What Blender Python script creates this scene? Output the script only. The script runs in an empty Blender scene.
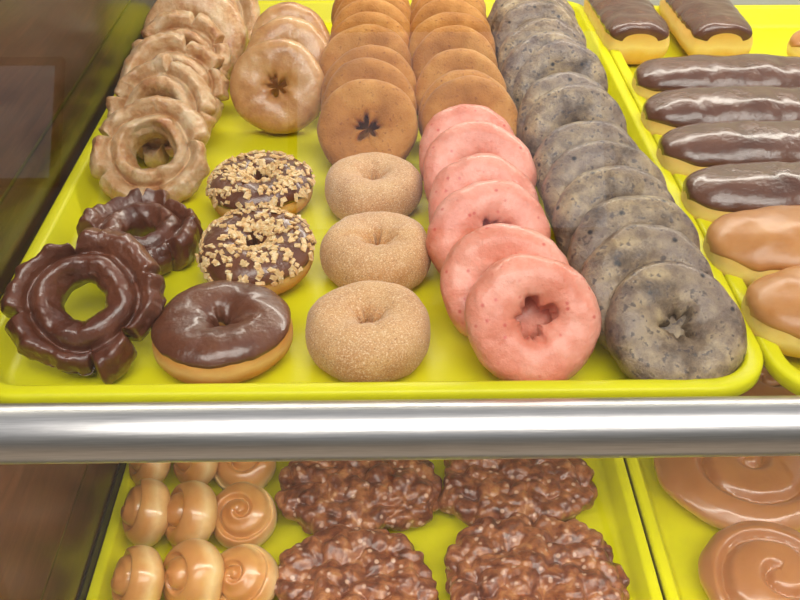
import bpy, math, random
from math import sin, cos, pi, radians as R_, sqrt, atan2, tan
from mathutils import Vector, Matrix, noise

C = bpy.context.scene.collection
SC = bpy.context.scene

# ------------------------------------------------------------------ camera
FPX = 950.0
PITCH = 36.0
cam_d = bpy.data.cameras.new('camera'); cam = bpy.data.objects.new('camera', cam_d); C.objects.link(cam)
cam_d.sensor_width = 36; cam_d.lens = FPX / 800 * 36; cam_d.clip_start = 0.01; cam_d.clip_end = 60
cam.location = (0, 0, 0.348)
cam.rotation_euler = (R_(90 - PITCH), 0, R_(-0.83))
SC.camera = cam
CAMP = Vector(cam.location); CAMR = cam.rotation_euler.to_matrix()

# ------------------------------------------------------------------ light and exposure
SC.view_settings.view_transform = 'Standard'; SC.view_settings.look = 'None'
SC.view_settings.gamma = 1; SC.view_settings.use_curve_mapping = False
SC.view_settings.exposure = 0.06
w = bpy.data.worlds.new('shop_light'); SC.world = w; w.use_nodes = True
wt = w.node_tree; wn = wt.nodes
_tc = wn.new('ShaderNodeTexCoord'); _sp = wn.new('ShaderNodeSeparateXYZ'); _mr = wn.new('ShaderNodeMapRange'); _cr = wn.new('ShaderNodeValToRGB')
wt.links.new(_tc.outputs['Generated'], _sp.inputs[0]); wt.links.new(_sp.outputs['Z'], _mr.inputs[0]); wt.links.new(_mr.outputs[0], _cr.inputs[0])
_mr.inputs[1].default_value = -1; _mr.inputs[2].default_value = 1
_e = _cr.color_ramp.elements; _e[0].position = 0.25; _e[0].color = (0.42, 0.35, 0.28, 1); _e[1].position = 0.75; _e[1].color = (0.92, 0.94, 1.0, 1)
_m = _e.new(0.5); _m.color = (0.36, 0.34, 0.32, 1)
wt.links.new(_cr.outputs[0], wn['Background'].inputs[0])
wn['Background'].inputs[1].default_value = 0.5

def area(name, loc, target, sx, sy, power, col):
    l = bpy.data.lights.new(name, 'AREA'); l.shape = 'RECTANGLE'; l.size = sx; l.size_y = sy
    l.energy = power; l.color = col
    o = bpy.data.objects.new(name, l); C.objects.link(o); o.location = loc
    o.rotation_euler = (Vector(target) - Vector(loc)).to_track_quat('-Z', 'Y').to_euler()
    return o
area('case_lamp_back', (0.25, 1.04, 0.40), (0.2, 0.68, 0), 1.3, 0.07, 4.2, (1.0, 0.94, 0.84))
area('shop_ceiling_lamp', (0.2, -0.8, 2.2), (0.1, 0.5, -0.1), 2.6, 1.5, 80.0, (1.0, 0.955, 0.89))
area('lower_shelf_fill', (0.2, 0.44, -0.055), (0.2, 0.50, -0.3), 1.3, 0.03, 1.9, (1.0, 0.95, 0.86))  # unseen fill strip added under the shelf front to brighten the lower trays

def at(px, py, z=None, y=None):
    d = CAMR @ Vector(((px - 400) / FPX, (300 - py) / FPX, -1)); 
    k = (z - CAMP.z) / d.z if z is not None else (y - CAMP.y) / d.y
    return CAMP + d * k

# ------------------------------------------------------------------ materials
def srgb(c):
    return tuple((v / 255 / 12.92) if v / 255 <= 0.04045 else ((v / 255 + 0.055) / 1.055) ** 2.4 for v in c) + (1,)

class Mat:
    def __init__(s, name, rough=0.5, spec=0.5, coat=0, coat_rough=0.1, metal=0, sss=0, sss_r=(0.6, 0.3, 0.15), sheen=0):
        s.m = bpy.data.materials.new(name); s.m.use_nodes = True
        s.t = s.m.node_tree; s.b = s.t.nodes['Principled BSDF']
        s.tc = s.t.nodes.new('ShaderNodeTexCoord')
        i = s.b.inputs
        i['Roughness'].default_value = rough; i['Specular IOR Level'].default_value = spec
        i['Coat Weight'].default_value = coat; i['Coat Roughness'].default_value = coat_rough
        i['Metallic'].default_value = metal; i['Sheen Weight'].default_value = sheen
        if sss:
            i['Subsurface Weight'].default_value = sss; i['Subsurface Scale'].default_value = 0.004
            i['Subsurface Radius'].default_value = sss_r
        s.bump = None; s.col = None
    def L(s, a, b): s.t.links.new(a, b)
    def noise(s, scale, detail=4, rough=0.55, dist=0, vec=None):
        n = s.t.nodes.new('ShaderNodeTexNoise'); n.inputs['Scale'].default_value = scale
        n.inputs['Detail'].default_value = detail; n.inputs['Roughness'].default_value = rough
        n.inputs['Distortion'].default_value = dist
        s.L(vec or s.tc.outputs['Object'], n.inputs['Vector']); return n.outputs['Fac']
    def voro(s, scale, feature='F1', rnd=1):
        n = s.t.nodes.new('ShaderNodeTexVoronoi'); n.feature = feature; n.inputs['Scale'].default_value = scale
        n.inputs['Randomness'].default_value = rnd
        s.L(s.tc.outputs['Object'], n.inputs['Vector']); return n.outputs['Distance']
    def ramp(s, fac, stops, interp='LINEAR'):
        n = s.t.nodes.new('ShaderNodeValToRGB'); n.color_ramp.interpolation = interp
        e = n.color_ramp.elements
        while len(e) < len(stops): e.new(0.5)
        for k, (p, c) in enumerate(stops):
            e[k].position = p
            e[k].color = srgb(c) if not isinstance(c, (int, float)) else (c, c, c, 1)
        s.L(fac, n.inputs[0]); return n.outputs['Color']
    def mix(s, fac, a, b, mode='MIX'):
        n = s.t.nodes.new('ShaderNodeMix'); n.data_type = 'RGBA'; n.blend_type = mode
        for inp, v in ((n.inputs[0], fac), (n.inputs[6], a), (n.inputs[7], b)):
            if isinstance(v, (int, float)): inp.default_value = v
            elif isinstance(v, tuple): inp.default_value = srgb(v)
            else: s.L(v, inp)
        return n.outputs[2]
    def zmap(s, z0, z1):
        sp = s.t.nodes.new('ShaderNodeSeparateXYZ'); s.L(s.tc.outputs['Object'], sp.inputs[0])
        mr = s.t.nodes.new('ShaderNodeMapRange'); s.L(sp.outputs['Z'], mr.inputs[0])
        mr.inputs[1].default_value = z0; mr.inputs[2].default_value = z1; return mr.outputs[0]
    def math(s, op, a, b=0.0):
        n = s.t.nodes.new('ShaderNodeMath'); n.operation = op
        for k, v in enumerate((a, b)):
            if isinstance(v, (int, float)): n.inputs[k].default_value = v
            else: s.L(v, n.inputs[k])
        return n.outputs[0]
    def color(s, c):
        if isinstance(c, tuple): s.b.inputs['Base Color'].default_value = srgb(c)
        else: s.L(c, s.b.inputs['Base Color'])
    def addbump(s, h, dist, strength=1.0):
        n = s.t.nodes.new('ShaderNodeBump'); n.inputs['Distance'].default_value = dist
        n.inputs['Strength'].default_value = strength; s.L(h, n.inputs['Height'])
        if s.bump: s.L(s.bump, n.inputs['Normal'])
        s.bump = n.outputs[0]; s.L(s.bump, s.b.inputs['Normal'])
        return s
    def rough(s, c): s.L(c, s.b.inputs['Roughness'])

M = {}
def mk():
    # yellow plastic
    m = Mat('yellow_tray_plastic', rough=0.38, spec=0.35)
    m.color(m.mix(m.ramp(m.noise(14, 5, 0.7), [(0.35, 0), (0.75, 1)]), (219, 214, 14), (208, 204, 18)))
    m.addbump(m.noise(420, 2), 0.0002, 0.5); M['tray'] = m.m
    # golden cake
    m = Mat('golden_cake_dough', rough=0.58, spec=0.3, sss=0.15, sheen=0.1)
    c = m.ramp(m.noise(38, 5, 0.6), [(0.3, (158, 98, 36)), (0.52, (188, 126, 56)), (0.75, (210, 154, 82))])
    c = m.mix(m.ramp(m.noise(300, 3), [(0.60, 0), (0.72, 1)]), c, (150, 90, 34))
    m.color(c); m.addbump(m.noise(150, 6, 0.65), 0.0018, 0.6).addbump(m.noise(600, 2), 0.0006, 0.7); M['golden'] = m.m
    # thin clear glaze on cake
    m = Mat('glazed_dough', rough=0.36, spec=0.45, coat=0.55, coat_rough=0.14, sss=0.2)
    c = m.ramp(m.noise(45, 5, 0.6), [(0.28, (166, 106, 58)), (0.5, (198, 146, 92)), (0.75, (220, 178, 128))])
    m.color(c); m.addbump(m.noise(90, 6, 0.65), 0.0018, 0.6).addbump(m.noise(420, 3), 0.0007, 0.6); M['glazed'] = m.m
    m = Mat('glazed_old_fashioned_dough', rough=0.34, spec=0.5, coat=0.5, coat_rough=0.15, sss=0.2)
    c = m.ramp(m.noise(60, 6, 0.65), [(0.32, (184, 118, 68)), (0.46, (214, 164, 112)), (0.64, (238, 206, 164))])
    m.color(c); m.addbump(m.noise(120, 8, 0.72), 0.0042, 0.8).addbump(m.noise(450, 3), 0.0008, 0.7); M['glazed_old'] = m.m
    # pink
    m = Mat('strawberry_dough', rough=0.42, spec=0.45, coat=0.4, coat_rough=0.2, sss=0.25, sss_r=(0.8, 0.3, 0.25))
    c = m.ramp(m.noise(48, 5, 0.6), [(0.3, (212, 118, 90)), (0.5, (230, 146, 122)), (0.75, (240, 172, 152))])
    c = m.mix(m.ramp(m.voro(110), [(0.07, 0.7), (0.17, 0)]), c, (204, 70, 62))
    m.color(c); m.addbump(m.noise(120, 6, 0.65), 0.0024, 0.7).addbump(m.noise(450, 3), 0.0007, 0.7); M['pink'] = m.m
    # blackberry/blueberry
    m = Mat('blueberry_dough', rough=0.42, spec=0.45, coat=0.35, coat_rough=0.22, sss=0.1)
    c = m.ramp(m.noise(55, 6, 0.65), [(0.34, (80, 62, 50)), (0.46, (130, 108, 86)), (0.62, (184, 160, 124))])
    c = m.mix(m.ramp(m.noise(22, 3), [(0.45, 0), (0.62, 0.5)]), c, (104, 86, 92))
    c = m.mix(m.ramp(m.noise(210, 3), [(0.58, 0), (0.66, 0.75)]), c, (60, 48, 56))
    c = m.mix(m.ramp(m.voro(75), [(0.07, 1), (0.17, 0)]), c, (34, 26, 32))
    m.color(c); m.addbump(m.noise(110, 7, 0.7), 0.0034, 0.8).addbump(m.noise(500, 3), 0.0008, 0.8); M['blue'] = m.m
    # cinnamon sugar
    m = Mat('cinnamon_sugar_dough', rough=0.62, spec=0.35, sss=0.1, sheen=0.2)
    c = m.ramp(m.noise(50, 5, 0.6), [(0.3, (186, 124, 60)), (0.5, (206, 148, 82)), (0.72, (220, 172, 110))])
    c = m.mix(m.ramp(m.zmap(-0.004, 0.014), [(0, 0), (1, 0.55)]), c, (200, 158, 116))
    c = m.mix(m.ramp(m.noise(1050, 2, 0.6), [(0.5, 0), (0.68, 0.7)]), c, (246, 224, 188))
    c = m.mix(m.ramp(m.noise(850, 3, 0.6), [(0.35, 0.6), (0.42, 0)]), c, (138, 84, 42))
    m.color(c); m.addbump(m.noise(1000, 2), 0.0008, 0.7).addbump(m.noise(140, 4), 0.0012, 0.5); M['cinnamon'] = m.m
    # yeast body with light band
    m = Mat('fried_yeast_dough', rough=0.5, spec=0.35, sss=0.2)
    z = m.math('ADD', m.zmap(-0.014, 0.014), m.math('MULTIPLY', m.math('SUBTRACT', m.noise(60, 4), 0.5), 0.25))
    c = m.ramp(z, [(0.0, (176, 108, 38)), (0.34, (206, 140, 62)), (0.52, (228, 184, 112)), (0.7, (214, 152, 76)), (1, (190, 124, 52))])
    m.color(c); m.addbump(m.noise(120, 5, 0.6), 0.001, 0.5); M['yeast'] = m.m
    m = Mat('pale_bar_dough', rough=0.5, spec=0.35, sss=0.25)
    z = m.math('ADD', m.zmap(-0.02, 0.02), m.math('MULTIPLY', m.math('SUBTRACT', m.noise(50, 4), 0.5), 0.3))
    c = m.ramp(z, [(0.0, (196, 140, 44)), (0.3, (222, 178, 70)), (0.5, (240, 214, 132)), (0.75, (228, 184, 92)), (1, (206, 150, 70))])
    m.color(c); m.addbump(m.noise(120, 5, 0.6), 0.001, 0.5); M['bar'] = m.m
    # chocolate
    for key, cs, ro in (('choc', ((84, 44, 28), (102, 58, 38), (118, 74, 50)), 0.3), ('choc_old', ((76, 36, 24), (98, 52, 34), (120, 70, 48)), 0.3),
                    ('choc_bar', ((78, 44, 30), (94, 57, 41), (112, 74, 56)), 0.25)):
        m = Mat({'choc': 'chocolate_icing', 'choc_old': 'thick_chocolate_coating', 'choc_bar': 'dark_bar_icing'}[key], rough=ro, spec=0.5, coat=0.6, coat_rough=0.12, sss=0.05)
        m.color(m.ramp(m.noise(40, 5, 0.6), [(0.3, cs[0]), (0.5, cs[1]), (0.75, cs[2])]))
        m.addbump(m.noise(85, 5, 0.6), 0.0030 if key == 'choc_old' else 0.0020, 0.8).addbump(m.noise(350, 3), 0.0004, 0.5); M[key] = m.m
    m = Mat('maple_icing', rough=0.36, spec=0.45, coat=0.3, coat_rough=0.25, sss=0.15)
    m.color(m.ramp(m.noise(35, 4, 0.6), [(0.3, (166, 106, 52)), (0.5, (184, 124, 66)), (0.75, (198, 142, 84))]))
    m.addbump(m.noise(60, 4), 0.0012, 0.5); M['maple'] = m.m
    m = Mat('chopped_peanut', rough=0.55, spec=0.3, sss=0.2)
    m.color(m.ramp(m.noise(260, 3, 0.7), [(0.3, (200, 150, 92)), (0.5, (228, 190, 136)), (0.7, (246, 224, 184))]))
    M['nut'] = m.m
    # fritter
    m = Mat('fritter_dough', rough=0.36, spec=0.5, coat=0.5, coat_rough=0.2, sss=0.1)
    c = m.ramp(m.noise(70, 6, 0.65, 0.4), [(0.30, (70, 32, 22)), (0.44, (112, 58, 38)), (0.56, (152, 92, 58)), (0.72, (190, 136, 90))])
    c = m.mix(m.ramp(m.voro(105), [(0.14, 0.75), (0.26, 0)]), c, (214, 178, 156))
    m.color(c); m.addbump(m.noise(190, 5, 0.6), 0.0016, 0.5); M['fritter'] = m.m
    # rolls
    m = Mat('glazed_roll_dough', rough=0.3, spec=0.5, coat=0.6, coat_rough=0.12, sss=0.2)
    z = m.math('ADD', m.zmap(-0.018, 0.018), m.math('MULTIPLY', m.math('SUBTRACT', m.noise(60, 4), 0.5), 0.3))
    c = m.ramp(z, [(0.0, (200, 140, 70)), (0.35, (232, 190, 126)), (0.5, (240, 208, 150)), (0.72, (216, 160, 92)), (1, (198, 132, 70))])
    c = m.mix(m.ramp(m.noise(45, 4), [(0.4, 0), (0.75, 0.5)]), c, (186, 116, 62))
    m.color(c); m.addbump(m.noise(110, 5), 0.001, 0.5); M['roll'] = m.m
    m = Mat('glazed_bun_dough', rough=0.3, spec=0.5, coat=0.6, coat_rough=0.12, sss=0.2)
    z = m.math('ADD', m.zmap(-0.015, 0.014), m.math('MULTIPLY', m.math('SUBTRACT', m.noise(45, 4), 0.5), 0.3))
    c = m.ramp(z, [(0.0, (206, 156, 80)), (0.30, (226, 188, 120)), (0.45, (206, 156, 98)), (0.6, (176, 120, 76)), (1, (174, 116, 74))])
    c = m.mix(m.ramp(m.noise(28, 4), [(0.4, 0), (0.75, 0.5)]), c, (148, 90, 54))
    m.color(c); m.addbump(m.noise(90, 5), 0.0012, 0.5); M['bun'] = m.m
    # metal rail
    m = Mat('brushed_aluminium', rough=0.33, metal=1.0)
    m.b.inputs['Anisotropic'].default_value = 0.0
    mp = m.t.nodes.new('ShaderNodeMapping'); mp.inputs['Scale'].default_value = (1, 60, 60); m.L(m.tc.outputs['Object'], mp.inputs[0])
    n = m.noise(30, 4, 0.6, 0, mp.outputs[0])
    m.color(m.ramp(n, [(0.3, (172, 170, 168)), (0.7, (198, 196, 194))])); m.addbump(n, 0.0002, 0.25); M['rail'] = m.m
    m = Mat('black_rubber', rough=0.5); m.color((12, 11, 11)); M['black'] = m.m
    m = Mat('dark_steel', rough=0.35, spec=0.4); m.color(m.ramp(m.noise(20, 4), [(0.3, (20, 17, 16)), (0.7, (34, 29, 27))])); M['dark'] = m.m
    m = Mat('beige_floor_tile', rough=0.4); br = m.t.nodes.new('ShaderNodeTexBrick'); m.L(m.tc.outputs['Object'], br.inputs['Vector']); br.offset = 0
    br.inputs['Color1'].default_value = srgb((188, 170, 148)); br.inputs['Color2'].default_value = srgb((176, 158, 138)); br.inputs['Mortar'].default_value = srgb((110, 100, 90)); br.inputs['Scale'].default_value = 1
    br.inputs['Brick Width'].default_value = 0.4; br.inputs['Row Height'].default_value = 0.4; br.inputs['Mortar Size'].default_value = 0.006; m.L(br.outputs[0], m.b.inputs['Base Color']); M['tile'] = m.m
    m = Mat('white_panel', rough=0.5); m.color(m.ramp(m.noise(4, 3), [(0.3, (190, 190, 180)), (0.7, (204, 204, 196))])); M['white'] = m.m
    # wood laminate: planks running along y on a vertical plane
    m = Mat('dark_wood_laminate', rough=0.3, spec=0.5, coat=0.25, coat_rough=0.16)
    mp = m.t.nodes.new('ShaderNodeMapping'); mp.inputs['Scale'].default_value = (1, 1.2, 14); m.L(m.tc.outputs['Object'], mp.inputs[0])
    g = m.noise(9, 7, 0.65, 1.2, mp.outputs[0])
    c = m.ramp(g, [(0.25, (32, 16, 11)), (0.5, (62, 35, 24)), (0.75, (90, 55, 39))])
    sp = m.t.nodes.new('ShaderNodeSeparateXYZ'); m.L(m.tc.outputs['Object'], sp.inputs[0])
    fr = m.math('FRACT', m.math('DIVIDE', m.math('ADD', sp.outputs['Z'], 1.0), 0.13))
    line = m.ramp(fr, [(0.0, 1), (0.012, 1), (0.03, 0)])
    c = m.mix(line, c, (10, 6, 4)); m.color(c)
    m.addbump(m.ramp(fr, [(0.0, 0), (0.012, 0), (0.03, 1)]), 0.002, 0.6); M['wood'] = m.m
    # glass pane
    g = bpy.data.materials.new('display_glass'); g.use_nodes = True; t = g.node_tree; t.nodes.clear()
    out = t.nodes.new('ShaderNodeOutputMaterial'); mx = t.nodes.new('ShaderNodeMixShader')
    tr = t.nodes.new('ShaderNodeBsdfTransparent'); tr.inputs[0].default_value = (0.985, 0.99, 0.985, 1)
    gl = t.nodes.new('ShaderNodeBsdfGlossy'); gl.inputs['Roughness'].default_value = 0.0
    lw = t.nodes.new('ShaderNodeLayerWeight'); lw.inputs[0].default_value = 0.5
    pw = t.nodes.new('ShaderNodeMath'); pw.operation = 'POWER'; pw.inputs[1].default_value = 5
    ma = t.nodes.new('ShaderNodeMath'); ma.operation = 'MULTIPLY_ADD'; ma.inputs[1].default_value = 0.96; ma.inputs[2].default_value = 0.04
    t.links.new(lw.outputs['Facing'], pw.inputs[0]); t.links.new(pw.outputs[0], ma.inputs[0])
    t.links.new(ma.outputs[0], mx.inputs[0]); t.links.new(tr.outputs[0], mx.inputs[1]); t.links.new(gl.outputs[0], mx.inputs[2])
    t.links.new(mx.outputs[0], out.inputs[0]); M['glass'] = g
    m = Mat('added_haze_glow'); m.color((10, 10, 10)); m.b.inputs['Emission Color'].default_value = (0.78, 0.86, 1.0, 1); m.b.inputs['Emission Strength'].default_value = 0.6; M['haze_glow'] = m.m  # glow of the added panel that the slanted glass mirrors as haze
    m = Mat('added_dim_haze_glow'); m.color((10, 10, 10)); m.b.inputs['Emission Color'].default_value = (0.72, 0.82, 1.0, 1); m.b.inputs['Emission Strength'].default_value = 0.45; M['dim_haze_glow'] = m.m  # weaker glow for the second added panel, mirrored at the left
mk()

# ------------------------------------------------------------------ helpers
def mesh(name, V, F, mat, smooth=True):
    me = bpy.data.meshes.new(name); me.from_pydata([tuple(v) for v in V], [], F); me.validate(); me.update()
    me.materials.append(M[mat])
    me.polygons.foreach_set('use_smooth', [smooth] * len(me.polygons)); return me

def obj(name, me, parent=None, loc=None, rot=None):
    o = bpy.data.objects.new(name, me); C.objects.link(o)
    if parent: o.parent = parent
    if loc is not None: o.location = loc
    if rot is not None: o.rotation_euler = rot
    return o

def tag(o, label, cat, group=None, kind=None):
    o['label'] = label; o['category'] = cat
    if group: o['group'] = group
    if kind: o['kind'] = kind
    return o

def copy_thing(src):
    c = src.copy(); C.objects.link(c)
    for ch in src.children:
        d = ch.copy(); C.objects.link(d); d.parent = c
    return c

def grid_faces(nu, nv, wrap_u=True, wrap_v=True):
    F = []
    for i in range(nu if wrap_u else nu - 1):
        for j in range(nv if wrap_v else nv - 1):
            a = i * nv + j; b = ((i + 1) % nu) * nv + j
            c = ((i + 1) % nu) * nv + (j + 1) % nv; d = i * nv + (j + 1) % nv
            F.append((a, b, c, d))
    return F

def sgp(v, e): return math.copysign(abs(v) ** e, v)

def box_me(name, x0, x1, y0, y1, z0, z1, mat, bev=0.0):
    V = [(x, y, z) for x in (x0, x1) for y in (y0, y1) for z in (z0, z1)]
    F = [(0, 1, 3, 2), (4, 6, 7, 5), (0, 4, 5, 1), (2, 3, 7, 6), (0, 2, 6, 4), (1, 5, 7, 3)]
    return mesh(name, V, F, mat, False)

# --- ring doughnut: fn(theta, phi) -> point
def ring_point(th, ph, R, H, hole, seed, star, lump, e=0.82, ecc=0.0, tear=0.0):
    inner = (1 - cos(ph)) / 2
    s0 = Vector((seed * 3.1, seed * 1.7, 0))
    hr = hole * (1 + star * (0.5 * sin(th * 5 + seed) + 0.35 * sin(th * 3 + seed * 2.3) + 0.35 * sin(th * 8 + seed * 4.1)))
    hr += hole * star * 0.55 * noise.noise(Vector((cos(th) * 2.6, sin(th) * 2.6, seed * 1.7)))
    if tear: hr += hole * tear * (noise.noise(Vector((cos(th) * 1.3, sin(th) * 1.3, seed))) + 0.45 * noise.noise(Vector((cos(th) * 3.4, sin(th) * 3.4, seed + sin(ph) * 1.5))))
    ro = R * (1 + 0.018 * sin(2 * th + seed) + 0.014 * sin(3 * th + seed * 2))
    rc = (ro + hole) / 2; a = (ro - hole) / 2; b = H / 2
    r = rc + a * sgp(cos(ph), e)
    r += (hr - hole) * inner ** (9 if tear else 3)
    z = b * sgp(sin(ph), e)
    # the top slopes into the hole, folds radiate from it
    fold = inner ** 2 * (1 - inner) * 4
    z -= fold * star * 0.0035 * (0.5 + 0.5 * sin(th * 5 + seed + pi)) * (1 if sin(ph) > 0 else -1)
    if sin(ph) < 0: z *= 0.93
    p = Vector((r * cos(th), r * sin(th), z))
    k = lump * noise.noise(p * 45 + s0) + lump * 0.45 * noise.noise(p * 120 + s0)
    n = Vector((cos(th) * cos(ph), sin(th) * cos(ph), sin(ph)))
    return p + n * k

def ring_mesh(name, mat, R, H, hole, seed, star=0.5, lump=0.0012, e=0.82, nu=112, nv=44, tear=0.0, warp=0.0):
    V = []
    for i in range(nu):
        th = 2 * pi * i / nu
        for j in range(nv):
            p = ring_point(th, 2 * pi * j / nv, R, H, hole, seed, star, lump, e, 0, tear)
            if warp: p.z += warp * noise.noise(Vector((p.x * 30, p.y * 30, seed * 5)))
            V.append(p)
    return mesh(name, V, grid_faces(nu, nv), mat)

def ring_cap(name, mat, R, H, hole, seed, star, lump, e, thick=0.0014, edge=0.12, nu=128, nv=34, reach=pi - 0.5):
    V = []
    for i in range(nu):
        th = 2 * pi * i / nu
        lo = edge + 0.16 * noise.noise(Vector((cos(th) * 2.2, sin(th) * 2.2, seed))) + 0.05 * noise.noise(Vector((cos(th) * 7, sin(th) * 7, seed)))
        hi = reach + 0.5
        for j in range(nv):
            u = j / (nv - 1); ph = lo + (hi - lo) * u
            p = ring_point(th, ph, R, H, hole, seed, star, lump, e)
            n = Vector((cos(th) * cos(ph), sin(th) * cos(ph), sin(ph)))
            d = min(u, 1 - u) / 0.07
            off = thick * (sqrt(max(0, 1 - (1 - min(1, d)) ** 2)) * 1.35 - 0.35)
            off += thick * 0.5 * noise.noise(p * 70 + Vector((seed, 0, 0))) * min(1, d)
            V.append(p + n * off)
    return mesh(name, V, grid_faces(nu, nv, True, False), mat)

def nuts_mesh(name, R, H, hole, seed, star, lump, e, n=300):
    rnd = random.Random(seed); V = []; F = []
    for k in range(n):
        th = rnd.uniform(0, 2 * pi); ph = rnd.uniform(0.42, 2.55)
        if rnd.random() < 0.15: ph = rnd.uniform(0.2, 0.5)
        p = ring_point(th, ph, R, H, hole, seed, star, lump, e)
        nn = Vector((cos(th) * cos(ph), sin(th) * cos(ph), sin(ph)))
        p = p + nn * 0.0018
        s = rnd.uniform(0.0011, 0.0019)
        rot = Matrix.Rotation(rnd.uniform(-0.5, 0.5), 3, 'X') @ nn.to_track_quat('Z', 'Y').to_matrix() @ Matrix.Rotation(rnd.uniform(0, 6), 3, 'Z')
        b0 = len(V)
        sc = (rnd.uniform(1.0, 1.7), rnd.uniform(0.7, 1.1), rnd.uniform(0.35, 0.6))
        for a in (-1, 1):
            for b in (-1, 1):
                for c in (-1, 1):
                    q = Vector((a * sc[0], b * sc[1], c * sc[2])) * s
                    q = q + Vector([rnd.uniform(-0.35, 0.35) * s for _ in range(3)])
                    V.append(p + rot @ q)
        F += [tuple(b0 + x for x in f) for f in ((0, 1, 3, 2), (4, 6, 7, 5), (0, 4, 5, 1), (2, 3, 7, 6), (0, 2, 6, 4), (1, 5, 7, 3))]
    return mesh(name, V, F, 'nut', False)

def catmull(P, n):
    out = []; m = len(P)
    for i in range(m):
        p0, p1, p2, p3 = P[i - 1], P[i], P[(i + 1) % m], P[(i + 2) % m]
        for k in range(n):
            t = k / n
            out.append(tuple(0.5 * ((2 * p1[d]) + (-p0[d] + p2[d]) * t + (2 * p0[d] - 5 * p1[d] + 4 * p2[d] - p3[d]) * t * t + (-p0[d] + 3 * p1[d] - 3 * p2[d] + p3[d]) * t ** 3) for d in range(2)))
    return out

def old_fashioned_mesh(name, mat, R, H, seed, petals=7, holef=0.30, lump=0.0012, deep=1.0, ripple=1.0):
    rnd = random.Random(seed)
    cuts = sorted((k + rnd.uniform(-0.45, 0.45)) * 2 * pi / petals + seed for k in range(petals))
    cuts = [c % (2 * pi) for c in cuts]; cuts.sort()
    gain = [rnd.uniform(-0.09, 0.06) for _ in cuts]; lift = [rnd.uniform(-0.18, 0.28) for _ in cuts]
    skew = [rnd.uniform(-0.09, 0.09) for _ in cuts]; nd = [rnd.uniform(0.10, 0.24) for _ in cuts]
    sec = catmull([(holef, 0.0), (holef + .03, .26), (.45, .5), (.58, .40), (.655, .17), (.74, .33), (.87, .40), (.985, .16), (1.0, -.12), (.86, -.42), (.6, -.5), (.40, -.42)], 6)
    nu = 216; V = []
    for i in range(nu):
        th = 2 * pi * i / nu
        k = max([q for q in range(len(cuts)) if cuts[q] <= th], default=len(cuts) - 1)
        a = cuts[k]; b = cuts[(k + 1) % len(cuts)]
        span = (b - a) % (2 * pi); u = ((th - a) % (2 * pi)) / span
        da = min((th - a) % (2 * pi), 9); db = (b - th) % (2 * pi)
        w_ = 0.05
        notch = nd[k] * math.exp(-(da / w_) ** 2) + nd[(k + 1) % len(cuts)] * math.exp(-(db / w_) ** 2)
        rip = noise.noise(Vector((th * 4.5, seed, 3.0)))
        rag = 0.035 * noise.noise(Vector((cos(th) * 4, sin(th) * 4, seed * 2))) + 0.02 * noise.noise(Vector((cos(th) * 12, sin(th) * 12, seed)))
        for (rf, zf) in sec:
            o = max(0, (rf - 0.62) / 0.38); o = min(1, o)
            r = rf + o * (gain[k] + skew[k] * (u - 0.5) * 2 + rag - notch * deep)
            z = zf + (o ** 0.7) * (lift[k] * (0.4 + 0.6 * abs(2 * u - 1)) - notch * 1.3 * deep) * (1 if zf > 0 else 0.25)
            rip *= ripple; z += 0.16 * o * rip * (1 if zf > 0 else 0.1); r += 0.03 * o * rip
            z += (0.10 * noise.noise(Vector((cos(th) * 2, sin(th) * 2, rf * 4 + seed)))) * (1 if zf > 0 else 0)
            ex = 1 + 0.05 * cos(2 * th + seed)
            p = Vector((r * R * cos(th) * ex, r * R * sin(th) / ex, z * H))
            n = Vector((cos(th) * (rf - 0.62), sin(th) * (rf - 0.62), zf * 0.8)).normalized()
            p += n * (2.2 * lump * noise.noise(p * 32 + Vector((0, 0, seed))) + lump * noise.noise(p * 60 + Vector((seed, 0, 0))) + lump * 0.7 * noise.noise(p * 170 + Vector((0, seed, 0))))
            V.append(p)
    return mesh(name, V, [f[::-1] for f in grid_faces(nu, len(sec))], mat)

def fritter_mesh(name, Rx, Ry, H, seed, nu=260, nv=120):
    V = []; s0 = Vector((seed * 2.7, seed * 1.3, seed * 0.7))
    for j in range(nv + 1):
        ph = pi * j / nv
        for i in range(nu):
            if j in (0, nv) and i: continue
            th = 2 * pi * i / nu
            n = Vector((sin(ph) * cos(th), sin(ph) * sin(th), cos(ph)))
            outline = 1 + 0.10 * noise.noise(Vector((cos(th) * 1.6, sin(th) * 1.6, seed))) + 0.07 * noise.noise(Vector((cos(th) * 4, sin(th) * 4, seed)))
            p = Vector((Rx * outline * sgp(n.x, 1), Ry * outline * n.y, H / 2 * sgp(n.z, 0.62)))
            q = p * 58 + s0 + Vector((noise.noise(p * 60), noise.noise(p * 60 + Vector((5, 0, 0))), 0)) * 0.5
            d, _ = noise.voronoi(q)
            lump = (0.5 - min(d[0], 1.0) ** 2.0) * 0.0125
            d2, _ = noise.voronoi(p * 150 + s0)
            lump += (0.4 - min(d2[0], 1.0) ** 1.6) * 0.0024
            lump += 0.0060 * noise.noise(p * 26 + s0)
            if n.z < -0.3: lump *= 0.3
            nn = Vector((n.x * 0.7, n.y * 0.7, n.z * 1.8 + 0.25)).normalized()
            V.append(p + nn * lump)
    F = []
    def idx(j, i): return 0 if j == 0 else (1 + (nv - 1) * nu if j == nv else 1 + (j - 1) * nu + i % nu)
    for j in range(nv):
        for i in range(nu):
            f = [idx(j, i), idx(j + 1, i), idx(j + 1, i + 1), idx(j, i + 1)]
            g = []
            for x in f:
                if x not in g: g.append(x)
            F.append(tuple(g))
    return mesh(name, V, F, 'fritter')

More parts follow.
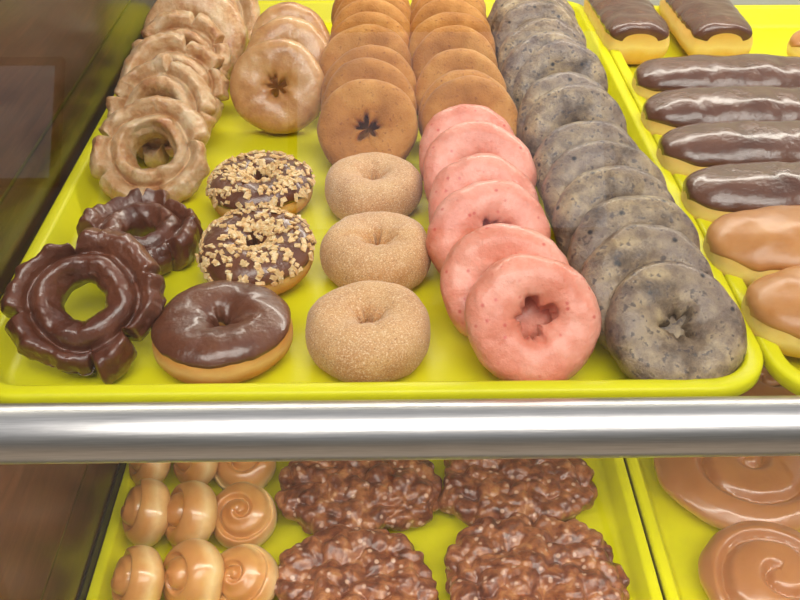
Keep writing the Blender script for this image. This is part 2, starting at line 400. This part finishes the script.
def roll_mesh(name, mat, R, H, turns, seed, nub=0.0, depth=0.0035, e=0.5, nu=150):
    """coiled bun: a dome whose top carries a spiral groove"""
    nr = 64; V = []
    pitch = R / (turns + 0.35)
    def rim(th): return R * (1 + 0.02 * sin(2 * th + seed) + 0.012 * sin(5 * th + seed))
    rows = []
    for j in range(nr + 1):             # top from centre to the equator
        rows.append(('t', j / nr))
    for j in range(1, 25): rows.append(('b', 1 - j / 24))
    for (side, f) in rows:
        for i in range(nu):
            th = 2 * pi * i / nu
            rr = sin(f * pi / 2) if side == 't' else sin(f * pi / 2)
            r = rr * rim(th)
            dome = max(0, 1 - rr ** 3.2) ** 0.55
            if side == 't':
                z = H / 2 * dome
                s = (r - pitch * (th / (2 * pi))) / pitch
                fr = s - math.floor(s)
                gd = min(fr, 1 - fr)
                groove = math.exp(-(gd / 0.13) ** 2)
                fade = min(1, max(0, (1 - rr) / 0.12)) * min(1, r / (pitch * 0.28))
                if s < 0: groove *= max(0, 1 + s * 1.6)
                z -= depth * groove * fade
                z += nub * math.exp(-(r / (pitch * 0.55)) ** 4)
                z += depth * 0.35 * (1 - fr) * fade
            else:
                z = -H / 2 * max(0, 1 - rr ** 5) ** 0.5
            p = Vector((r * cos(th), r * sin(th), z))
            n = Vector((cos(th) * rr, sin(th) * rr, dome if side == 't' else -dome))
            p += n * 0.0012 * noise.noise(p * 50 + Vector((seed * 2, 0, 0)))
            V.append(p)
    nv = len(rows)
    F = []
    for j in range(nv - 1):
        for i in range(nu):
            F.append((j * nu + i, (j + 1) * nu + i, (j + 1) * nu + (i + 1) % nu, j * nu + (i + 1) % nu))
    F.append(tuple((nv - 1) * nu + i for i in range(nu))[::-1])
    V.append(Vector((0, 0, V[0].z))); c = len(V) - 1
    return mesh(name, V, F, mat)

# long bar: axis x, superelliptic plan, oval section
def bar_point(u, ph, L, W, H, seed, pe, lump):
    # u in -1..1 along length
    end = max(0, 1 - abs(u) ** pe) ** (1 / pe)
    x = L / 2 * u
    y = W / 2 * end * sgp(cos(ph), 0.85) * (1 + 0.04 * noise.noise(Vector((x * 25, seed, 0))))
    z = H / 2 * (0.30 + 0.70 * end) * end ** 0.25 * sgp(sin(ph), 0.8) if end > 0 else 0
    if sin(ph) < 0: z *= 0.92
    y += 0.0018 * noise.noise(Vector((x * 12, seed * 3, 1)))
    p = Vector((x, y, z)); n = Vector((0, cos(ph), sin(ph)))
    return p + n * lump * (noise.noise(p * 40 + Vector((seed, seed, 0))) + 0.4 * noise.noise(p * 120)), n

def bar_mesh(name, mat, L, W, H, seed, pe=4, lump=0.0012, nu=110, nv=40):
    V = []
    for i in range(nu):
        u = -cos(pi * (i + 0.5) / nu); u = u / cos(pi * 0.5 / nu)
        for j in range(nv): V.append(bar_point(u * 0.9999, 2 * pi * j / nv, L, W, H, seed, pe, lump)[0])
    F = [f[::-1] for f in grid_faces(nu, nv, False, True)]
    F.append(tuple(range(nv))[::-1]); F.append(tuple((nu - 1) * nv + j for j in range(nv)))
    return mesh(name, V, F, mat)

def bar_cap(name, mat, L, W, H, seed, pe=4, lump=0.0012, nu=110, nv=30, thick=0.0018, ulim=0.9985, edge=0.25):
    V = []
    for i in range(nu):
        u = -cos(pi * i / (nu - 1)) * ulim
        lo = edge + 0.16 * noise.noise(Vector((u * 5, seed, 2))) ; hi = pi - edge - 0.16 * noise.noise(Vector((u * 5, seed, 7)))
        if pe < 6: lo += 0.5 * abs(u) ** 10; hi -= 0.3 * abs(u) ** 10
        for j in range(nv):
            v = j / (nv - 1); ph = lo + (hi - lo) * v
            p, n = bar_point(u, ph, L, W, H, seed, pe, lump)
            d = min(min(v, 1 - v) / 0.08, (1 - abs(u) / ulim) / 0.008)
            off = thick * (sqrt(max(0, 1 - (1 - min(1, d)) ** 2)) * 1.35 - 0.35)
            off += thick * 0.7 * noise.noise(p * 55 + Vector((seed, 9, 0))) * min(1, d)
            V.append(p + n * off)
    F = grid_faces(nu, nv, False, False)
    return mesh(name, V, [f[::-1] for f in F], mat)

def tray_mesh(name, x0, x1, y0, y1, zt, depth=0.020):
    prof = [(0.0055, -0.0095), (0.001, -0.0095), (0.0, -0.0085), (0.0, -0.0022), (0.0008, -0.0006), (0.0024, 0.0), (0.0075, 0.0), (0.0092, -0.0006), (0.0102, -0.002),
            (0.0160, -depth + 0.004), (0.0180, -depth + 0.0012), (0.0215, -depth), (0.03, -depth)]
    under = [(0.03, -depth - 0.002), (0.0185, -depth - 0.002), (0.0150, -depth), (0.0086, -0.0035), (0.0060, -0.0030)]
    loopdef = prof + under
    nc = 10; V = []; n = 0
    for (ins, dz) in loopdef:
        rad = max(0.038 - ins * 0.8, 0.004)
        xa, xb, ya, yb = x0 + ins, x1 - ins, y0 + ins, y1 - ins
        pts = []
        for (cx, cy, a0) in ((xb - rad, ya + rad, -90), (xb - rad, yb - rad, 0), (xa + rad, yb - rad, 90), (xa + rad, ya + rad, 180)):
            for k in range(nc + 1):
                a = R_(a0 + 90 * k / nc); pts.append((cx + rad * cos(a), cy + rad * sin(a), zt + dz))
        n = len(pts); V += pts
    F = []
    m = len(loopdef)
    for j in range(m):
        if j == len(prof) - 1: continue
        k = (j + 1) % m
        for i in range(n):
            F.append((j * n + i, j * n + (i + 1) % n, k * n + (i + 1) % n, k * n + i))
    a = (len(prof) - 1) * n
    F.append(tuple(a + i for i in range(n)))
    b = len(prof) * n
    F.append(tuple(b + i for i in range(n))[::-1])
    return mesh(name, V, F, 'tray')

# ------------------------------------------------------------------ the case
FZ = -0.020             # upper tray floor
LZ = -0.292             # lower tray rim
LF = LZ - 0.020         # lower tray floor
RY, RZ, RR = 0.3745, -0.0108, 0.0163     # front rail

case = bpy.data.objects.new('display_case', None); C.objects.link(case); case.location = (0, 0, LF - 0.03)
tag(case, 'glass fronted bakery display case with bright metal rail and dark wooden end panel', 'display case')
def cpart(name, me):
    o = obj(name, me, case); o.location = -Vector(case.location); return o

def tube(name, pts_x, y, z, r, mat, n=48):
    V = []; 
    for x in pts_x:
        for k in range(n):
            a = 2 * pi * k / n; V.append((x, y + r * cos(a), z + r * sin(a)))
    F = grid_faces(len(pts_x), n, False, True)
    F = [f[::-1] for f in F]
    F.append(tuple(range(n))); F.append(tuple((len(pts_x) - 1) * n + k for k in range(n))[::-1])
    return mesh(name, V, F, mat)
cpart('front_rail', tube('front_rail', [-0.2475, 0.0, 0.4, 0.86], RY, RZ, RR, 'rail'))['label'] = 'round brushed metal rail'

def pane(name, x0, x1, ya, za, yb, zb, t=0.004):
    d = Vector((0, yb - ya, zb - za)).normalized(); n = Vector((0, -d.z, d.y)) * t
    V = [];
    for x in (x0, x1):
        for (y, z) in ((ya, za), (yb, zb)):
            V.append((x, y, z)); V.append((x, y + n.y, z + n.z))
    F = [(0, 1, 3, 2), (4, 6, 7, 5), (0, 4, 5, 1), (2, 3, 7, 6), (0, 2, 6, 4), (1, 5, 7, 3)]
    return mesh(name, V, F, 'glass', False)
cpart('front_glass', pane('front_glass', -0.2475, 0.86, RY + 0.003, RZ + RR - 0.001, RY + 0.21, 0.50))['label'] = 'clear slanted upper pane'
cpart('front_glass', pane('front_glass_lower', -0.2475, 0.86, RY - 0.004, RZ - RR + 0.001, RY - 0.03, LF - 0.06))['label'] = 'clear lower pane'
cpart('glass_shelf', box_me('glass_shelf', -0.2475, 0.86, 0.395, 1.09, FZ - 0.009, FZ - 0.0025, 'glass'))
cpart('end_panel', box_me('end_panel', -0.275, -0.2475, 0.34, 1.13, -0.9, 0.75, 'wood'))['label'] = 'dark glossy wooden end panel'
cpart('end_trim', box_me('end_trim', -0.2475, -0.2445, 0.392, 1.09, FZ - 0.002, FZ + 0.009, 'black'))['label'] = 'black strip along the end panel'
cpart('end_trim', box_me('end_trim', -0.2475, -0.2455, 0.33, 1.09, LF - 0.002, LF + 0.030, 'black'))['label'] = 'black strip beside the lower tray'
cpart('base_shelf', box_me('base_shelf', -0.2475, 0.86, 0.30, 1.09, LF - 0.014, LF - 0.0025, 'dark'))
cpart('back_panel', box_me('back_panel', -0.2475, 0.86, 1.10, 1.13, -0.9, 0.75, 'white'))

fl = obj('floor', box_me('floor', -5, 5, -4.3, 3, -0.93, -0.90, 'tile')); fl['kind'] = 'structure'

wall = obj('wall_front', box_me('wall_front', -5, 5, -4.3, -4.2, -0.9, 3.2, 'white')); wall['kind'] = 'structure'
haze1 = bpy.data.objects.new('haze_panel_1', None); C.objects.link(haze1); haze1.location = (0.35, -4.18, 1.2); haze1['kind'] = 'structure'  # glowing panel added behind the camera, sized so the glass mirrors a haze
p_ = obj('haze_panel_glow', box_me('haze_panel_glow', -0.85, 0.85, -0.01, 0.0, 0.0, 1.15, 'haze_glow'), haze1)
for a in ((-0.90, -0.85, 0, 1.2), (0.85, 0.90, 0, 1.2), (-0.90, 0.90, 1.15, 1.2), (-0.90, 0.90, -0.05, 0.0)):
    obj('haze_panel_frame', box_me('haze_panel_frame', a[0], a[1], -0.02, 0.03, a[2], a[3], 'dark'), haze1)

haze2 = bpy.data.objects.new('haze_panel_2', None); C.objects.link(haze2); haze2.location = (-2.12, -4.18, 1.5); haze2['kind'] = 'structure'  # second added glowing panel, placed to mirror a haze patch on the left
obj('haze_panel_glow', box_me('haze_panel_glow', -0.27, 0.27, -0.01, 0.0, 0.0, 0.66, 'dim_haze_glow'), haze2)
for a in ((-0.31, -0.27, 0, 0.7), (0.27, 0.31, 0, 0.7), (-0.31, 0.31, 0.66, 0.7), (-0.31, 0.31, -0.04, 0.0)):
    obj('haze_panel_frame', box_me('haze_panel_frame', a[0], a[1], -0.02, 0.03, a[2], a[3], 'dark'), haze2)

def tray(label, x0, x1, y0, y1, zt):
    cx, cy = (x0 + x1) / 2, (y0 + y1) / 2
    o = obj('bakery_tray', tray_mesh('bakery_tray', x0 - cx, x1 - cx, y0 - cy, y1 - cy, 0), None, (cx, cy, zt))
    return tag(o, label, 'tray', 'yellow bakery trays')
tray('long yellow plastic tray on the upper shelf holding rows of ring doughnuts', -0.2435, 0.2175, 0.3930, 1.045, 0)
tray('yellow plastic tray on the upper shelf holding the iced long bars', 0.2185, 0.6845, 0.384, 1.022, 0)
tray('yellow plastic tray below the rail holding fritters and small rolls', -0.2450, 0.2180, 0.40, 1.04, LZ)
tray('yellow plastic tray below the rail holding large swirled buns', 0.2210, 0.6810, 0.40, 1.04, LZ)

# ------------------------------------------------------------------ placement
def orient(tilt, yaw=0, spin=0):
    return (Matrix.Rotation(R_(yaw), 3, 'Z') @ Matrix.Rotation(R_(tilt), 3, 'X') @ Matrix.Rotation(R_(spin), 3, 'Z')).to_euler()

def put(src, px, py, zc, tilt=0, yaw=0, spin=0, used=set()):
    o = src if src.name not in used else copy_thing(src)
    used.add(o.name); used.add(src.name)
    o.location = at(px, py, zc); o.rotation_euler = orient(tilt, yaw, spin); return o

def place_top(src, px, pytop, R, H, tilt, yaw=0, spin=0, floor=FZ, scale=1.0, **k):
    """lean a ring with its lower edge on the tray floor so that its upper outline reaches row pytop"""
    R *= scale; b = H * scale / 2; t = R_(tilt)
    zc = floor + (R - b) * sin(t) + b + 0.0005
    el = R_(PITCH) + math.atan((pytop - 300) / FPX)
    zt = zc + (R - b) * sin(t) + b * cos(el)
    T = at(px, pytop, zt)
    o = put(src, 400, 300, 0, tilt, yaw, spin)
    o.location = (T.x, T.y - (R - b) * cos(t) - b * sin(el), zc); o.scale = (scale,) * 3
    return o

ORD = ['front', 'second', 'third', 'fourth', 'fifth', 'sixth', 'seventh', 'eighth', 'ninth', 'tenth', 'eleventh', 'twelfth', 'thirteenth', 'fourteenth', 'fifteenth']
rnd = random.Random(5)

def column(name, variants, R, H, items, label_first, label_rest, group):
    for k, it in enumerate(items):
        px, py, tilt = it[:3]; yaw = it[3] if len(it) > 3 else rnd.uniform(-4, 4)
        spin = it[4] if len(it) > 4 else rnd.uniform(0, 360); sc = it[5] if len(it) > 5 else rnd.uniform(0.97, 1.03)
        if k == 0: sc = it[5] if len(it) > 5 else 1.0
        o = place_top(variants[k % len(variants)], px, py, R, H, tilt, yaw, spin, scale=sc)
        lab = label_first if k == 0 else label_rest % (ORD[k] + ' from the front' if k < len(items) - 1 else 'rearmost')
        tag(o, lab, 'doughnut', group)

def proto(name, me): return obj(name, me)

# golden cake rings
GR, GH = 0.0395, 0.0245
gold = [proto('cake_doughnut', ring_mesh('cake_doughnut', 'golden', GR, GH, 0.0065, s, star=0.75, lump=0.0010)) for s in (1, 2, 3)]
column('cake_doughnut', gold, GR, GH, [(367, 78, 58, 0, 20, 1.0), (368, 59, 60), (369, 45, 60), (366, 23, 61), (370, 11, 62), (370, -2, 62), (372, -13, 62), (372, -23, 62)],
       'plain golden cake doughnut fronting the left golden row, behind the cinnamon sugar doughnuts',
       'plain golden cake doughnut in the left golden row, %s', 'golden cake doughnuts in the left row')
column('cake_doughnut', gold, GR, GH, [(470, 76, 56), (465, 69, 60), (460, 48, 60), (455, 25, 61), (452, 10, 62), (450, -2, 62), (449, -14, 62), (447, -25, 62)],
       'plain golden cake doughnut half hidden directly behind the pink row',
       'plain golden cake doughnut in the row behind the pink ones, %s', 'golden cake doughnuts in the right row')
# pink
PR, PH = 0.0395, 0.0275
pink = [proto('strawberry_doughnut', ring_mesh('strawberry_doughnut', 'pink', PR, PH, 0.0100, s, star=0.06, lump=0.0018, tear=0.95)) for s in (4, 5, 6)]
column('strawberry_doughnut', pink, PR, PH, [(532, 253, 50, 3, 30, 1.0), (505, 222, 50, -6, 80, 1.0), (489, 179, 49, 2, 140, 1.0), (483, 154, 50, -4, 10, 0.98), (478, 121, 46, 0, 60, 1.04), (468, 105, 50, 5, 200, 0.98)],
       'pink strawberry cake doughnut at the very front with its torn hole in full view',
       'pink strawberry cake doughnut in the pink row, %s', 'pink strawberry doughnuts')
# blueberry
BR, BH = 0.0415, 0.0275
blue = [proto('blueberry_doughnut', ring_mesh('blueberry_doughnut', 'blue', BR, BH, 0.0070, s, star=0.5, lump=0.0017)) for s in (7, 8, 9)]
column('blueberry_doughnut', blue, BR, BH, [(670, 262, 36, 4, 100, 0.97), (645, 226, 47), (634, 193, 50), (616, 165, 50), (604, 139, 52), (589, 119, 52), (576, 83, 54), (568, 73, 55), (560, 40, 56), (550, 32, 57), (545, 17, 58), (540, 0, 58), (535, -8, 58), (531, -20, 58)],
       'grey speckled blueberry doughnut at the very front with a folded hole',
       'grey speckled blueberry doughnut in the right-hand row, %s', 'blueberry doughnuts in the right row')
# glazed rings
ZR, ZH = 0.0405, 0.030
glz = [proto('glazed_doughnut', ring_mesh('glazed_doughnut', 'glazed', ZR, ZH, 0.0065, s, star=0.6, lump=0.0015)) for s in (10, 11)]
column('glazed_doughnut', glz, ZR, ZH, [(277, 38, 62, -3, 60, 1.0), (287, 16, 60, 4, 100, 0.96), (290, 3, 56, 0, 200, 0.96)],
       'shiny glazed ring doughnut showing its whole face, foremost of the glazed rings',
       'shiny glazed ring doughnut behind the glazed front one, %s', 'glazed ring doughnuts')

# cinnamon sugar, flat on the tray
CR, CH = 0.0382, 0.036
cin = proto('cinnamon_doughnut', ring_mesh('cinnamon_doughnut', 'cinnamon', CR, CH, 0.0048, 12, star=0.5, lump=0.0011, e=0.88))
cin2 = proto('cinnamon_doughnut', ring_mesh('cinnamon_doughnut', 'cinnamon', CR, CH, 0.0052, 14, star=0.7, lump=0.0013, e=0.88))
for k, (s, px, py, sp, sc, lab) in enumerate([(cin, 369, 332, 0, 1.0, 'cinnamon sugar doughnut lying flat at the front beside the chocolate iced ring'),
        (cin2, 377, 254, 80, 0.99, 'cinnamon sugar doughnut lying flat in the middle of its short row of three'),
        (cin, 373, 189, 200, 0.97, 'cinnamon sugar doughnut lying flat directly before the golden cake doughnuts')]):
    o = put(s, px, py, FZ + 0.0172, 0, 0, sp); o.scale = (sc,) * 3; tag(o, lab, 'doughnut', 'cinnamon sugar doughnuts')

# iced yeast rings
def iced(name, R, H, hole, seed, nuts, star=0.5):
    body = proto(name, ring_mesh(name, 'yeast', R, H, hole, seed, star, 0.0008, 0.85))
    cap = obj('chocolate_icing', ring_cap('chocolate_icing', 'choc', R, H, hole, seed, star, 0.0008, 0.85, edge=0.34 if not nuts else 0.12), body)
    cap['label'] = 'glossy milk chocolate icing'
    if nuts:
        nn = obj('chopped_nuts', nuts_mesh('chopped_nuts', R, H, hole, seed, star, 0.0008, 0.85, 330), body)
        nn['kind'] = 'stuff'; nn['label'] = 'chopped pale peanuts'
    return body
ci = iced('chocolate_iced_doughnut', 0.0412, 0.030, 0.0068, 21, False)
tag(put(ci, 223, 333, FZ + 0.0150, 0, 0, 40), 'plain chocolate iced ring doughnut without nuts at the front of the tray', 'doughnut')
n1 = iced('nut_topped_doughnut', 0.0385, 0.030, 0.0062, 22, True)
tag(put(n1, 257, 254, FZ + 0.0185, 6, -30, 0), 'chocolate doughnut with chopped nuts behind the plain chocolate iced ring', 'doughnut', 'nut topped doughnuts')
n2 = iced('nut_topped_doughnut', 0.0385, 0.030, 0.0066, 23, True)
tag(put(n2, 261, 189, FZ + 0.0152, 0, 0, 130), 'chocolate doughnut with chopped nuts, the rear one of two', 'doughnut', 'nut topped doughnuts')

# old-fashioned chocolate
oc1 = proto('chocolate_old_fashioned', old_fashioned_mesh('chocolate_old_fashioned', 'choc_old', 0.0445, 0.030, 31, 5, 0.28, 0.0014))
oc1.scale = (1.03,) * 3
tag(put(oc1, 86, 304, FZ + 0.0345, 34, 8, 75), 'craggy chocolate old-fashioned doughnut propped up at the front left corner', 'doughnut', 'chocolate old-fashioned doughnuts')
oc2 = proto('chocolate_old_fashioned', old_fashioned_mesh('chocolate_old_fashioned', 'choc_old', 0.0420, 0.028, 37, 6, 0.27, 0.0014))
tag(put(oc2, 143, 236, FZ + 0.0145, 0, 0, 100), 'craggy chocolate old-fashioned doughnut lying flat beneath the propped front one', 'doughnut', 'chocolate old-fashioned doughnuts')

# old-fashioned glazed pile
og = [proto('glazed_old_fashioned', old_fashioned_mesh('glazed_old_fashioned', 'glazed_old', 0.046, 0.029, s, p, 0.33, 0.0017, ripple=0.4)) for s, p in ((41, 4), (44, 5), (48, 5))]
OG = [(152, 153, 0.030, 40, 0, 30, 1.02, 'glazed old-fashioned doughnut with a wide hole, lowest in the craggy glazed pile'),
      (162, 113, 0.034, 48, -10, 90, 0.98, 'glazed old-fashioned doughnut just behind the wide-holed one in the pile'),
      (176, 88, 0.036, 52, 14, 150, 1.0, 'craggy glazed old-fashioned doughnut in the middle of the pile'),
      (183, 62, 0.038, 54, 8, 250, 1.0, 'craggy glazed old-fashioned doughnut above the middle of the pile'),
      (196, 38, 0.040, 56, 4, 300, 1.04, 'pinkish glazed old-fashioned doughnut with a smooth rounded back near the pile top'),
      (214, 18, 0.038, 54, 8, 20, 1.0, 'glazed old-fashioned doughnut at the rear of the pile by the tray back')]
og.append(proto('glazed_old_fashioned', ring_mesh('glazed_old_fashioned_smooth', 'glazed_old', 0.047, 0.026, 0.012, 46, star=0.3, lump=0.0014, warp=0.004)))
for k, (px, py, z, ti, ya, sp, sc, lab) in enumerate(OG):
    o = put(og[3] if k == 4 else og[k % 3], px, py, FZ + z, ti, ya, sp); o.scale = (sc,) * 3; tag(o, lab, 'doughnut', 'glazed old-fashioned doughnuts')

# ------------------------------------------------------------------ long bars on the right tray
def long_bar(name, icing, L, W, H, seed, pe=3.0, edge=0.22, icing_name='chocolate_icing'):
    b = proto(name, bar_mesh(name, 'bar', L, W, H, seed, pe))
    c = obj(icing_name, bar_cap(icing_name, icing, L, W, H, seed, pe, edge=edge), b)
    return b
BW, BHt = 0.062, 0.046
eb = [long_bar('chocolate_bar', 'choc_bar', 0.185, BW, BHt, s, 3.4, 0.18) for s in (51, 52)]
for k, (pxl, py, lab) in enumerate([(634, 88, 'chocolate iced long bar lying crossways, rearmost of the four crossways chocolate bars'),
        (643, 122, 'chocolate iced long bar lying crossways, second of four from the tray back'),
        (659, 159, 'chocolate iced long bar lying crossways, third of four from the tray back'),
        (684, 203, 'chocolate iced long bar directly behind the maple iced bars')]):
    P = at(pxl, py - 2, FZ + 0.023)
    o = put(eb[k % 2], 0, 400, 0, 0, 0, 0 if k < 2 else 180)
    o.location = (P.x + 0.0925, P.y, FZ + 0.0225); tag(o, lab, 'long bar', 'chocolate iced bars lying crossways')
mb = [long_bar('maple_bar', 'maple', 0.15, 0.072, 0.046, s, 2.8, 0.22, 'maple_icing') for s in (53, 54)]
for k, (pxl, py, lab) in enumerate([(706, 255, 'tan maple iced long bar lying behind the front maple bar'),
        (745, 318, 'tan maple iced long bar nearest the front of the right tray')]):
    P = at(pxl, py, FZ + 0.02)
    o = put(mb[k], 0, 400, 0, 0, 0, 0)
    o.location = (P.x + 0.075, P.y, FZ + 0.0225); tag(o, lab, 'long bar', 'maple iced bars')
db = [long_bar('cream_filled_bar', 'choc_bar', 0.135, 0.066, 0.046, s, 8.0, 0.34) for s in (55, 56)]
for k, (pxf, pyf, lab) in enumerate([(640, 52, 'chocolate iced cream bar pointing at the viewer, beside the blueberry row'),
        (724, 52, 'chocolate iced cream bar pointing at the viewer, the right one of the pair')]):
    P = at(pxf, pyf, FZ + 0.018)
    o = put(db[k], 0, 400, 0, 0, 0, 90 if k == 0 else 91)
    o.location = (P.x - 0.002, P.y + 0.0675, FZ + 0.0225); tag(o, lab, 'long bar', 'chocolate cream bars pointing forward')
gb = long_bar('glazed_bar', 'maple', 0.12, 0.06, 0.038, 57, 2.5, 0.4, 'glaze')
P = at(789, 50, FZ + 0.018); gb.location = (P.x + 0.06, P.y, FZ + 0.019)
tag(gb, 'glazed bar with only its rounded end showing at the right edge of the photo', 'long bar')

# ------------------------------------------------------------------ lower shelf
FR = [(357, 488, 0.069, 0.052, 61, 0, 'dark lumpy apple fritter beside the small rolls, just below the rail'),
      (514, 484, 0.066, 0.052, 62, 40, 'dark lumpy apple fritter just below the rail, nearest the tray with large buns'),
      (352, 588, 0.066, 0.054, 63, 0, 'dark lumpy apple fritter beside the small rolls at the bottom of the photo'),
      (534, 582, 0.071, 0.060, 64, 0, 'light brown lumpy apple fritter, the right one of the two at the photo bottom')]
for px, py, rx, ry, s, sp, lab in FR:
    o = proto('apple_fritter', fritter_mesh('apple_fritter', rx, ry, 0.034, s))
    o.location = at(px, py, LF + 0.019); o.rotation_euler = (0, 0, 0)
    tag(o, lab, 'fritter', 'apple fritters')

SR, SH = 0.0275, 0.030
sr = [proto('small_roll', roll_mesh('small_roll', 'roll', SR, SH, 1.35, s, nub=0.004, depth=0.0045)) for s in (1, 2.5, 4)]
k = 0
for (px, py, zz, ti, ya, sp, sc, lab) in [
        (146, 512, 0.030, 62, -72, 30, 1.08, 'small glazed roll standing on edge against the tray side, middle row'),
        (189, 516, 0.030, 58, -68, 100, 1.1, 'small glazed roll standing on edge, centre of the three-by-three group'),
        (243, 516, 0.022, 26, -14, 200, 1.08, 'small glazed swirled roll with a round centre knob, facing up, middle row'),
        (137, 582, 0.030, 60, -70, 60, 1.05, 'small glazed roll standing on edge against the tray side, bottom row'),
        (192, 578, 0.030, 56, -55, 140, 1.12, 'small glazed roll on edge in the bottom row, between two others'),
        (243, 580, 0.024, 34, -40, 260, 1.08, 'small glazed swirled roll beside the lower fritter, bottom row'),
        (150, 458, 0.030, 60, -72, 10, 1.0, 'small glazed roll standing on edge against the tray side, under the rail'),
        (196, 458, 0.030, 58, -68, 10, 1.0, 'small glazed roll on edge under the rail, between two others'),
        (243, 464, 0.020, 20, -10, 30, 1.08, 'small glazed swirled roll under the rail beside the fritter')]:
    o = put(sr[k % 3], px, py, LF + zz, ti, ya, sp); o.scale = (sc,) * 3; k += 1
    tag(o, lab, 'roll', 'small glazed rolls')

bb = [proto('swirled_bun', roll_mesh('swirled_bun', 'bun', 0.077, 0.034, 1.55, 3, depth=0.008)),
      proto('swirled_bun', roll_mesh('swirled_bun', 'bun', 0.060, 0.034, 1.4, 5, depth=0.008))]
tag(put(bb[0], 741, 470, LF + 0.0175, 0, 0, 200), 'large glazed swirled bun directly below the rail', 'bun', 'large swirled buns')
tag(put(bb[1], 776, 583, LF + 0.0175, 4, 0, 60), 'large glazed swirled bun in the bottom right corner of the photo', 'bun', 'large swirled buns')
tag(put(bb[1], 762, 388, LF + 0.0175, 0, 0, 150), 'glazed swirled bun glimpsed below the front corners of the upper trays', 'bun', 'large swirled buns')
